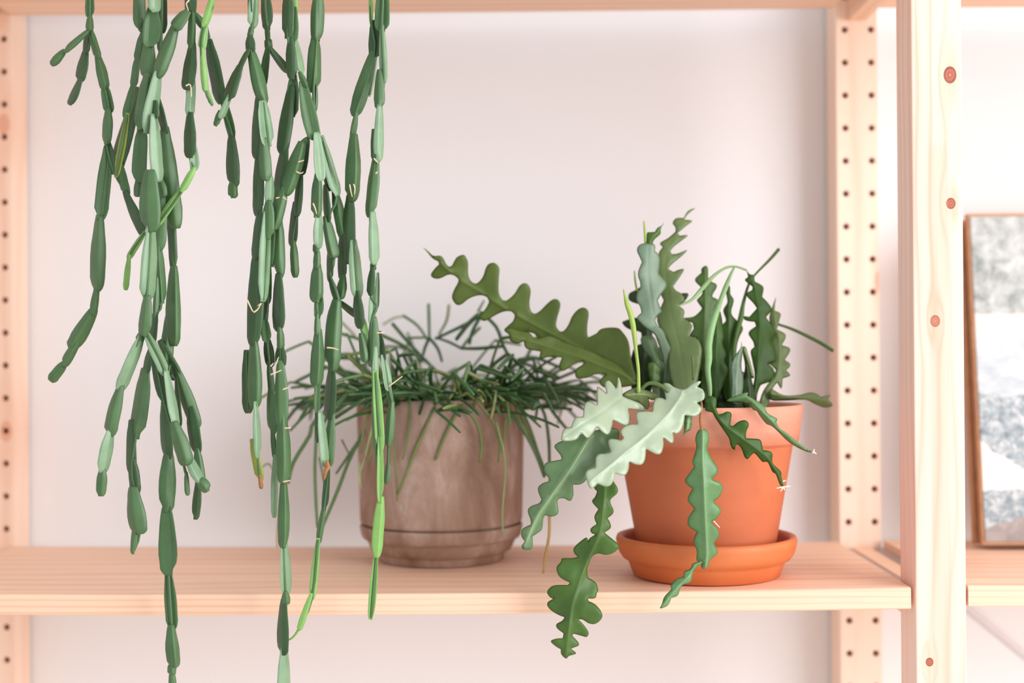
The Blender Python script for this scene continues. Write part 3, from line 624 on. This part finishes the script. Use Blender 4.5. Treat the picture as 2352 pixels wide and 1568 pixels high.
# ---------------------------------------------------------------- trailing cactus hung over the front of the top shelf
TRC = (at(545, 0, -.16).x, -.155)
trail = thing('trailing_cactus', 'trailing cactus with long chains of flat green segments hanging from the top shelf', 'houseplant', (TRC[0], TRC[1], TS+.0172))
bm = bmesh.new(); ptz = TS+.0174
lathe(bm, [(0, 0), (.055, 0), (.058, .002), (.078, .118), (.080, .120), (.080, .128), (.075, .128), (.073, .115), (.055, .008), (0, .007)], (TRC[0], TRC[1], ptz))
part('pot', bm, M['terra2'], trail, True)
bm = bmesh.new(); lathe(bm, [(0, .112), (.0725, .110), (.071, .1), (0, .1)], (TRC[0], TRC[1], ptz), 40); part('soil', bm, M['soil'], trail, True)
TONE = {'d': (.8, .6), 'm': (.1, .75), 'p': (-.8, .5), 'y': (-.3, .5), 'o': (.1, .4), 'b': (0, .4)}
def segment(x0, y0, x1, y1, w, tone, Y0, Y1, rr):
    # one flattened, ridged link: narrow at the top joint, broad and rounded at its lower shoulder
    L = math.hypot(x1-x0, y1-y0); dx, dy = (x1-x0)/L, (y1-y0)/L; nx, ny = -dy, dx
    ov = min(5.0, L*.06); x0 -= dx*ov; y0 -= dy*ov; x1 += dx*ov; y1 += dy*ov; L += 2*ov
    tilt, ridge = TONE[tone]; tilt += rr.uniform(-.35, .35); ridge *= rr.choice((1, 1, 1, -.6))*rr.uniform(.7, 1.3)
    rp = rr.uniform(-.35, .35); a0, a1 = rr.uniform(.94, 1.12), rr.uniform(.94, 1.12); pk = rr.uniform(-.06, .06); bend = rr.uniform(-.05, .05)*w
    T = [0, .04, .12, .24, .38, .54, .70, .82, .91, .96, 1.0]
    H = [.46, .55, .65, .80, .92, .99, 1.0, .98, .89, .70, .44]
    if L < w*1.6: H = [.25, .5, .72, .9, 1, 1, 1, .95, .82, .6, .3]
    U = [-1, -.93, -.6, rp-.16, rp, rp+.16, .6, .93, 1]
    shl, shr = rr.choice(((0, .1), (.1, 0), (0, 0), (.06, 0), (0, .06)))
    V = []; F = []; hw = w*.53; nU = len(U); s = (Y0-CAM.y)/FPX
    for k, (t, h0) in enumerate(zip(T, H)):
        tt = t + pk*math.sin(math.pi*t); cx, cy = x0+dx*L*tt, y0+dy*L*tt; bb = bend*math.sin(math.pi*t); Y = Y0+(Y1-Y0)*t
        hl, hr = (float(np.interp(min(1, t+sh*t*t), T, H)) for sh in (shl, shr))
        for side in (-1, 1):
            for j, u in enumerate(U):
                if side == 1 and j in (0, nU-1): continue
                a = a0 if u < 0 else a1; h = hl if u < 0 else hr
                hh = hw*(h if abs(u) < .9 else h*(1+.035*math.sin(t*31+x0)))
                off = u*hh*a + bb
                r = 1-abs(u-rp)/(1-rp if u > rp else 1+rp)
                th = .10*math.sqrt(max(0, min(1, (1-abs(u))*9)))*hw*min(1, h*1.3)
                if j == nU//2: r -= .06
                dep = (tilt*u*hh - ridge*r*hh*(1.0 if side < 0 else .75))*s + side*th*s
                V.append(at(cx+nx*off, cy+ny*off, Y+dep))
    nV = 2*nU-2
    def ring(k): 
        b = k*nV
        return [b+j for j in range(nU)] + [b+nU+j for j in reversed(range(nU-2))]
    for k in range(len(T)-1):
        A, B = ring(k), ring(k+1)
        for j in range(nV): F.append((A[j], A[(j+1) % nV], B[(j+1) % nV], B[j]))
    F.append(tuple(reversed(ring(0)))); F.append(tuple(ring(len(T)-1)))
    me = bpy.data.meshes.new('stem_segment'); me.from_pydata([tuple(v) for v in V], [], F); me.validate()
    bm = bmesh.new(); bm.from_mesh(me); bmesh.ops.recalc_face_normals(bm, faces=bm.faces); bm.to_mesh(me); bm.free()
    at_ = me.attributes.new('rib', 'FLOAT', 'POINT'); at_.data.foreach_set('value', [.35 if ((i % nV) == 4 and i//nV < 10) else 0. for i in range(len(me.vertices))])
    me.polygons.foreach_set('use_smooth', [True]*len(me.polygons)); me.update()
    return me
# strand: depth, then links  x0 y0 x1 y1 width tone
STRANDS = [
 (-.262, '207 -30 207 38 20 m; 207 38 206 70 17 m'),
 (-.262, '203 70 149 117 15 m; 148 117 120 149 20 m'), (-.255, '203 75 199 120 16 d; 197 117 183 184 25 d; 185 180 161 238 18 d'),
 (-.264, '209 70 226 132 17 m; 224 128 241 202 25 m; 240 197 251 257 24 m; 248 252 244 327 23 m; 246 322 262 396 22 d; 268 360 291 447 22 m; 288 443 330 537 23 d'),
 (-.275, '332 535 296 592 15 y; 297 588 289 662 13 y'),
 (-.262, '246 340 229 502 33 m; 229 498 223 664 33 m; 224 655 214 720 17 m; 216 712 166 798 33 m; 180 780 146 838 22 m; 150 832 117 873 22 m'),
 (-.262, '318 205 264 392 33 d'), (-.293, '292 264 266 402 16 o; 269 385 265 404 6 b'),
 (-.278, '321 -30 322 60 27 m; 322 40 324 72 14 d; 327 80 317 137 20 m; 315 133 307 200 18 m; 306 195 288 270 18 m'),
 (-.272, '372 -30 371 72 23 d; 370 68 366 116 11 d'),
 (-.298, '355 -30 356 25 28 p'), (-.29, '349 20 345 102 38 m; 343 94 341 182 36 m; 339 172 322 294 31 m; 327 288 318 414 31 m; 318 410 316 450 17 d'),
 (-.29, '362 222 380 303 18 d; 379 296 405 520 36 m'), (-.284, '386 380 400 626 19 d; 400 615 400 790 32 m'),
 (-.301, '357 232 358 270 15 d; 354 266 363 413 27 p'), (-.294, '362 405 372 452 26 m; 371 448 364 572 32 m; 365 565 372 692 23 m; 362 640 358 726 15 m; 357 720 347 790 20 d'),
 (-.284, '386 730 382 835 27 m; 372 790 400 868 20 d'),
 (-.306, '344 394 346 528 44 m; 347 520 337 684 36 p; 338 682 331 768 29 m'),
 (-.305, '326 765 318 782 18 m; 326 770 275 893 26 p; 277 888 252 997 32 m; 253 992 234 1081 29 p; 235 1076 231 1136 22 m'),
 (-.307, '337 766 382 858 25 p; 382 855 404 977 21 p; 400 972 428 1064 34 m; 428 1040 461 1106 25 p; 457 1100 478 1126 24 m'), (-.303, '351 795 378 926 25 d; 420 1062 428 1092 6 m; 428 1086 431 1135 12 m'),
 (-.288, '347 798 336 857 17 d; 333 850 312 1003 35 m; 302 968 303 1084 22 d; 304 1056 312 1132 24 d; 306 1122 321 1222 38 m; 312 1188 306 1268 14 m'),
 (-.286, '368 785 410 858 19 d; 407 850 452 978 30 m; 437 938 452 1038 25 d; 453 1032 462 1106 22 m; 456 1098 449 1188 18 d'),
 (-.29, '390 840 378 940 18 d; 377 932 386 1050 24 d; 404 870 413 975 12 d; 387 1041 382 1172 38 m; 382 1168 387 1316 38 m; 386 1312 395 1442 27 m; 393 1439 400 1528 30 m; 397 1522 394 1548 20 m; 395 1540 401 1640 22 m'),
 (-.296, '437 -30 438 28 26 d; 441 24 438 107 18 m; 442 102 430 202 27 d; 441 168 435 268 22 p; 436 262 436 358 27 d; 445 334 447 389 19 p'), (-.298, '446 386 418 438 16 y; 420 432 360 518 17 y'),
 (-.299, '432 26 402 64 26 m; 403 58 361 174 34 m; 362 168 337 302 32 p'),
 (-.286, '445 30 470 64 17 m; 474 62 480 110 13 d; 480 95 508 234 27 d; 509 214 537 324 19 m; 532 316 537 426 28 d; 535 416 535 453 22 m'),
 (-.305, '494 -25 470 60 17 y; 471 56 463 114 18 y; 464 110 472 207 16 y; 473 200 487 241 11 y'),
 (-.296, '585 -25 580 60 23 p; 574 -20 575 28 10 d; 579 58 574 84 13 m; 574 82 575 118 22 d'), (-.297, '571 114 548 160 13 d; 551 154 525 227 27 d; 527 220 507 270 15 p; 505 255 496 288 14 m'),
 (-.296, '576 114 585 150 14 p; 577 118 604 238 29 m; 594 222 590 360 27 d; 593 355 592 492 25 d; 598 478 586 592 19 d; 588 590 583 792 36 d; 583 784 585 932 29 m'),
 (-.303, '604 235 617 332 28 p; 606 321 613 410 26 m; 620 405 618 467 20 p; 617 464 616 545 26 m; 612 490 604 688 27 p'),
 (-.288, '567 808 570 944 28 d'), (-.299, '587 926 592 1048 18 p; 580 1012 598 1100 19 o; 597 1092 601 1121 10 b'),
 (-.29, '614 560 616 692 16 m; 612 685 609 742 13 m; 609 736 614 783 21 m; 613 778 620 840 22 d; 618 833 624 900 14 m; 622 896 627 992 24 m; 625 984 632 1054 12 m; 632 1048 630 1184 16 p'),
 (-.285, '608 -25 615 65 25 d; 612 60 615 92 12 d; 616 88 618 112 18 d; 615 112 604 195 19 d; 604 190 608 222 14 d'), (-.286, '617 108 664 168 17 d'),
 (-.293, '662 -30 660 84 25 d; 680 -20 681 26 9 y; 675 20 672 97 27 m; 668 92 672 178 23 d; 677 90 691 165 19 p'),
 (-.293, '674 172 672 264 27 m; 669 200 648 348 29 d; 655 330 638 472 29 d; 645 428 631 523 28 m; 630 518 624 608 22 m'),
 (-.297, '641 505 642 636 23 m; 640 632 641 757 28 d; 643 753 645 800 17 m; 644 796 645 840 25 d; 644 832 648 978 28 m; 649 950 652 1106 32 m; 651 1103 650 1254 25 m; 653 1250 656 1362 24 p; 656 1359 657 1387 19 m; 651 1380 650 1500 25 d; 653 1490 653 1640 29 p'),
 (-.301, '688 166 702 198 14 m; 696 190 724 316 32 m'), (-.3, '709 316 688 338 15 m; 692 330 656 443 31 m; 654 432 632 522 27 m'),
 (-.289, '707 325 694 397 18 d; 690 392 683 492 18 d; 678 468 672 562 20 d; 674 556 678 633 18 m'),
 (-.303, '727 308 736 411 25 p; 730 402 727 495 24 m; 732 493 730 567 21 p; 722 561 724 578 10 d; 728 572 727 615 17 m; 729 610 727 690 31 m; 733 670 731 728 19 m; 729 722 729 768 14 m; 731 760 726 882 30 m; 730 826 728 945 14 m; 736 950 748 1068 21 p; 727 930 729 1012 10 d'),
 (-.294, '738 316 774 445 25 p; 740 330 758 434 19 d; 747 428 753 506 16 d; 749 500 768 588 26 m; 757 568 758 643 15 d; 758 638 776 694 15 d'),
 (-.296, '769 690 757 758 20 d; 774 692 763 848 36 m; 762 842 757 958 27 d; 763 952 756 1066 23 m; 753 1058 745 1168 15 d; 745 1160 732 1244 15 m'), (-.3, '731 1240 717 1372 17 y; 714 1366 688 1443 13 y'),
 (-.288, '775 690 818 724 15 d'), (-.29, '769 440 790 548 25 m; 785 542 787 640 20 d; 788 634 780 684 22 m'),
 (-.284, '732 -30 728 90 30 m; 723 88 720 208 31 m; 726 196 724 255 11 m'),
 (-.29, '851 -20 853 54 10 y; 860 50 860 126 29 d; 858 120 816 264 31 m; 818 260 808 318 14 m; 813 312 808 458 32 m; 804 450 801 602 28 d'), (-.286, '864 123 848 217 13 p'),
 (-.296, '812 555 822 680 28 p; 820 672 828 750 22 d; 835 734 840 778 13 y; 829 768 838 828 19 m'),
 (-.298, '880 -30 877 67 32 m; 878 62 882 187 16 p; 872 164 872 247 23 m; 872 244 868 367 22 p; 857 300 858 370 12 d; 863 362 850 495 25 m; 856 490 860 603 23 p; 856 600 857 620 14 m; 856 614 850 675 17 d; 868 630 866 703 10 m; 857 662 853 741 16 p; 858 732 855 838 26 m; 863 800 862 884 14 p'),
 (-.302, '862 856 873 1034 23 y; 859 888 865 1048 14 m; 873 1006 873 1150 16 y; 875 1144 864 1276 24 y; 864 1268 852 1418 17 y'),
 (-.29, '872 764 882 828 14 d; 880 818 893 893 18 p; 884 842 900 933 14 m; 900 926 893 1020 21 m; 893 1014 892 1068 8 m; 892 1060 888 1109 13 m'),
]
srr = random.Random(11); nseg = 0
for Yb, spec in STRANDS:
    segs = [s.split() for s in spec.split(';')]
    segs = [([float(k) for k in s[:5]], s[5]) for s in segs]
    # thin woody core that strings the links together
    pts = []
    for (x0, y0, x1, y1, w), t in segs: pts += [(x0, y0), (x1, y1)]
    core = [pts[0]]
    for p in pts[1:]:
        if p[1]-core[-1][1] > 6 or (len(core) < 2): core.append(p)
    c3 = [at(x, y, Yb) for x, y in core]
    if segs[0][0][1] < 0:
        top = c3[0]; rim = ptz + .132
        d = Vector((top.x-TRC[0], top.y-TRC[1], 0)); d.normalize(); e = Vector((TRC[0], TRC[1], 0)) + d*.07
        c3 = [Vector((TRC[0]+d.x*.04, TRC[1]+d.y*.04, ptz+.10)), Vector((e.x, e.y, rim+.012)), Vector(((e.x+top.x)/2, min((e.y+top.y)/2-.02, -.27), rim-.03)), Vector((top.x, top.y, TS+.03))] + c3
    ym = max(p[1] for p in core) > 1560
    bm = bmesh.new(); P = smoothline(c3, 3); tube(bm, P, [.0011]*len(P), 6)
    st = part('stem', bm, HM['m'], trail, True)
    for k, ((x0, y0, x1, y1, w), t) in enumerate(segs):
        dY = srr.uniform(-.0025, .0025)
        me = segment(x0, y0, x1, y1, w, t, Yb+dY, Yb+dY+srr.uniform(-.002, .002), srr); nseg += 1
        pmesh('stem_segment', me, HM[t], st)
print('segments', nseg)
roots(trail, ['568 689 574 702 581 715 588 715', '583 717 592 710 599 698', '600 697 592 702'], -.307, M['root'])
roots(trail, ['434 1 428 9 433 24', '427 197 437 195 440 222'], -.306, M['root'])
roots(trail, ['719 467 724 479 727 491', '751 798 764 799 777 803'], -.31, M['root'])
roots(trail, ['859 364 868 374', '863 398 867 395', '866 764 883 764'], -.309, M['root'])
roots(trail, ['685 372 698 368', '681 394 690 398 697 395', '634 455 642 453', '650 453 658 458'], -.307, M['root'], 3.5)
roots(trail, ['803 424 806 440 809 452', '812 423 815 432 814 446', '893 887 924 864'], -.305, M['root'], 3.5)
roots(trail, ['634 836 640 820', '622 841 628 834', '622 860 646 850', '650 894 661 890', '654 983 668 982', '651 1106 667 1103'], -.31, M['root'], 4)
bm = bmesh.new(); tube(bm, [at(751, 1058, -.309), at(753, 1072, -.309), at(748, 1082, -.309), at(744, 1100, -.308)], [.0012, .0022, .0016, .0012], 7); part('dried_flower', bm, M['brown'], trail, True)
thin('young_stem', trail, [(688, 1440, 7), (682, 1452, 6), (672, 1464, 5), (662, 1470, 4)], (-.3, -.3), HM['y'])

# ---------------------------------------------------------------- mistletoe cactus twigs
mr = random.Random(5)
def twig(pts, Ys, w, mi):
    thin('twig', mist, [(x, y, w*(1 if i < len(pts)-1 else .8)) for i, (x, y) in enumerate(pts)], Ys, RM[mi], n=5, sub=3)
TW = [
 ('1102 722 1075 742 1000 778', 9, 0, -.08), ('1100 722 1075 745 1048 780', 12, 0, -.09), ('1098 715 1112 690', 6, 1, -.08), ('1104 716 1140 750 1155 790 1166 812', 9, 0, -.1),
 ('1166 812 1200 842 1232 872 1250 885', 10, 0, -.1), ('1166 813 1140 832 1118 850', 10, 0, -.1), ('1154 795 1100 800 1058 800', 9, 0, -.09), ('1232 822 1200 830 1168 850', 9, 0, -.09), ('1190 826 1225 820 1260 832 1290 845', 8, 0, -.08),
 ('1225 825 1232 850 1236 878', 8, 0, -.09), ('1234 828 1250 855 1258 880', 6, 1, -.07), ('1236 870 1290 888 1320 908', 12, 0, -.1), ('1318 905 1345 915 1370 920', 8, 0, -.1), ('1355 862 1380 872', 6, 1, -.07), ('1300 840 1330 852', 6, 1, -.07),
 ('1104 725 1085 760 1078 790', 9, 0, -.09), ('984 698 985 730 986 775', 8, 1, -.05), ('1031 700 1026 735 1008 768', 7, 2, -.04), ('901 743 950 800 1000 850', 9, 0, -.07), ('926 724 960 748 985 785', 7, 1, -.05), ('880 745 905 730 928 726', 5, 3, -.02),
 ('868 765 930 795 970 830', 9, 1, -.08), ('780 822 850 824', 8, 1, -.08), ('784 766 830 780 870 800', 8, 1, -.08), ('785 740 815 770', 6, 2, -.05), ('1103 752 1080 775 1060 800', 8, 1, -.06), ('985 775 940 776 930 780', 6, 1, -.06), ('986 775 975 800 972 815', 8, 0, -.07), ('986 776 1005 800 1015 830', 8, 0, -.07), ('1060 800 1030 785 1000 775', 7, 0, -.07),
 ('900 880 935 855 990 850 1035 862', 10, 2, -.14), ('1070 852 1110 875 1140 902 1166 930', 9, 3, -.155), ('900 920 960 905 1030 885', 9, 2, -.15), ('1048 880 1042 900 1026 924', 8, 3, -.155), ('1100 890 1070 905 1042 914', 8, 2, -.15), ('1139 901 1135 930 1127 962', 7, 3, -.158),
 ('1020 905 1004 922 966 1005 940 1070 914 1134', 8, 2, -.157), ('1064 930 1054 940 1019 1007 1001 1055', 8, 2, -.158), ('1054 935 1075 945 1098 978 1106 1022 1101 1062', 8, 2, -.158), ('1075 905 1089 917 1130 964 1148 1018 1145 1062', 7, 2, -.156), ('1160 960 1157 1000 1150 1040', 7, 2, -.15), ('1140 970 1158 1042 1160 1096 1154 1171 1155 1232', 5, 3, -.157), ('935 915 942 945 936 1000 925 1054', 6, 2, -.155), ('1100 880 1130 915 1150 955', 8, 1, -.155),
 ('1160 935 1200 985 1230 1040 1250 1095', 10, 1, -.14), ('1190 925 1215 980 1235 1040 1255 1090', 9, 1, -.12), ('1225 905 1250 950 1260 1010 1262 1090', 8, 1, -.11), ('1238 875 1260 930 1285 965 1315 1000', 8, 0, -.1), ('1236 920 1232 950 1229 968', 7, 1, -.11), ('1262 1180 1261 1230 1252 1280 1248 1316', 7, 4, -.195), ('1262 1010 1263 1100 1262 1190', 6, 1, -.13), ('1285 888 1292 930 1280 975', 5, 3, -.06), ('1165 900 1200 960 1222 1010', 9, 2, -.13), ('1150 925 1190 960 1215 1010 1228 1030', 8, 2, -.14),
 ('830 865 770 905 715 940 666 989', 8, 1, -.11), ('800 900 723 968 711 1001 674 1062 662 1109', 10, 1, -.13), ('728 965 723 1070 725 1144 729 1211', 8, 1, -.13), ('830 1000 800 1060 776 1124 738 1215', 9, 1, -.13), ('860 940 830 1000 800 1046 772 1087', 7, 1, -.12), ('820 915 760 950 735 985', 9, 1, -.12), ('785 1010 800 1040', 5, 2, -.12), ('640 1100 618 1065 600 1075', 4, 2, -.1), ('733 1050 745 1110 752 1140', 5, 2, -.1), ('640 1180 636 1230 637 1256', 4, 4, -.1), ('826 1060 828 1120', 5, 3, -.14),
 ('870 920 830 945 795 965', 8, 2, -.13), ('850 940 835 985 828 1040', 6, 2, -.15), ('865 950 850 1000 838 1050', 6, 3, -.152), ('880 945 860 1010 845 1060', 6, 2, -.153), ('838 1050 826 1090 829 1122', 4, 3, -.15), ('765 845 830 860', 7, 1, -.09), ('895 960 905 1010 912 1150', 5, 2, -.155), ('918 1160 922 1175', 4, 3, -.158),
]
for p_, w, mi, Y in TW: twig(pairs(p_), (Y,), w, mi)
# the tangled mop between them: forked twigs that rise from the soil, lie over the rim and droop
def mop_lines(n, low):
    out_ = []
    for i in range(n):
        a = mr.uniform(0, 2*math.pi); r0 = .066*math.sqrt(mr.random())
        p = Vector((GPC[0]+r0*math.cos(a), GPC[1]+r0*math.sin(a), qz+GT-.012))
        out = a + mr.gauss(0, .8); el = mr.uniform(.1, .55) if low else mr.uniform(.3, 1.15)
        d = Vector((math.cos(out)*math.cos(el), math.sin(out)*math.cos(el), math.sin(el)))
        tot = mr.uniform(.05, .10); step = .01
        for lev in range(2):
            pts = [p.copy()]; q = p.copy(); dd = d.copy(); m = max(3, int(tot/step)); g = mr.uniform(.02, .075)
            for s in range(m):
                dd.z -= g; dd.normalize(); q = q + dd*step
                if math.hypot(q.x-GPC[0], q.y-GPC[1]) < .086 and q.z < qz+GT+.003 and len(pts) > 2:
                    q.z = qz+GT+.003; dd.z = max(dd.z, -.05)
                q.y = min(q.y, .03)
                pts.append(q.copy())
            out_.append(pts)
            p = pts[-1].copy(); out += mr.choice((-1, 1))*mr.uniform(.3, .9); el = mr.uniform(-.6, .25); tot = mr.uniform(.02, .05)
            d = Vector((math.cos(out)*math.cos(el), math.sin(out)*math.cos(el), math.sin(el)))
            if mr.random() < .4 or p.z < qz+GT-.03: break
    return out_
def twig_rad(n): r = .0015*mr.uniform(.75, 1.2); return [r]*(n-1)+[r*.8]
for pts in mop_lines(112, False):
    bm = bmesh.new(); P = smoothline(pts, 2); tube(bm, P, twig_rad(len(P)), 5); part('twig', bm, RM[mr.choice((0, 0, 0, 1, 1, 2))], mist, True)
bm = bmesh.new()
for pts in mop_lines(150, True): tube(bm, pts, twig_rad(len(pts)), 5)
o = part('twig_tangle', bm, RM[0], mist, True); o['kind'] = 'stuff'
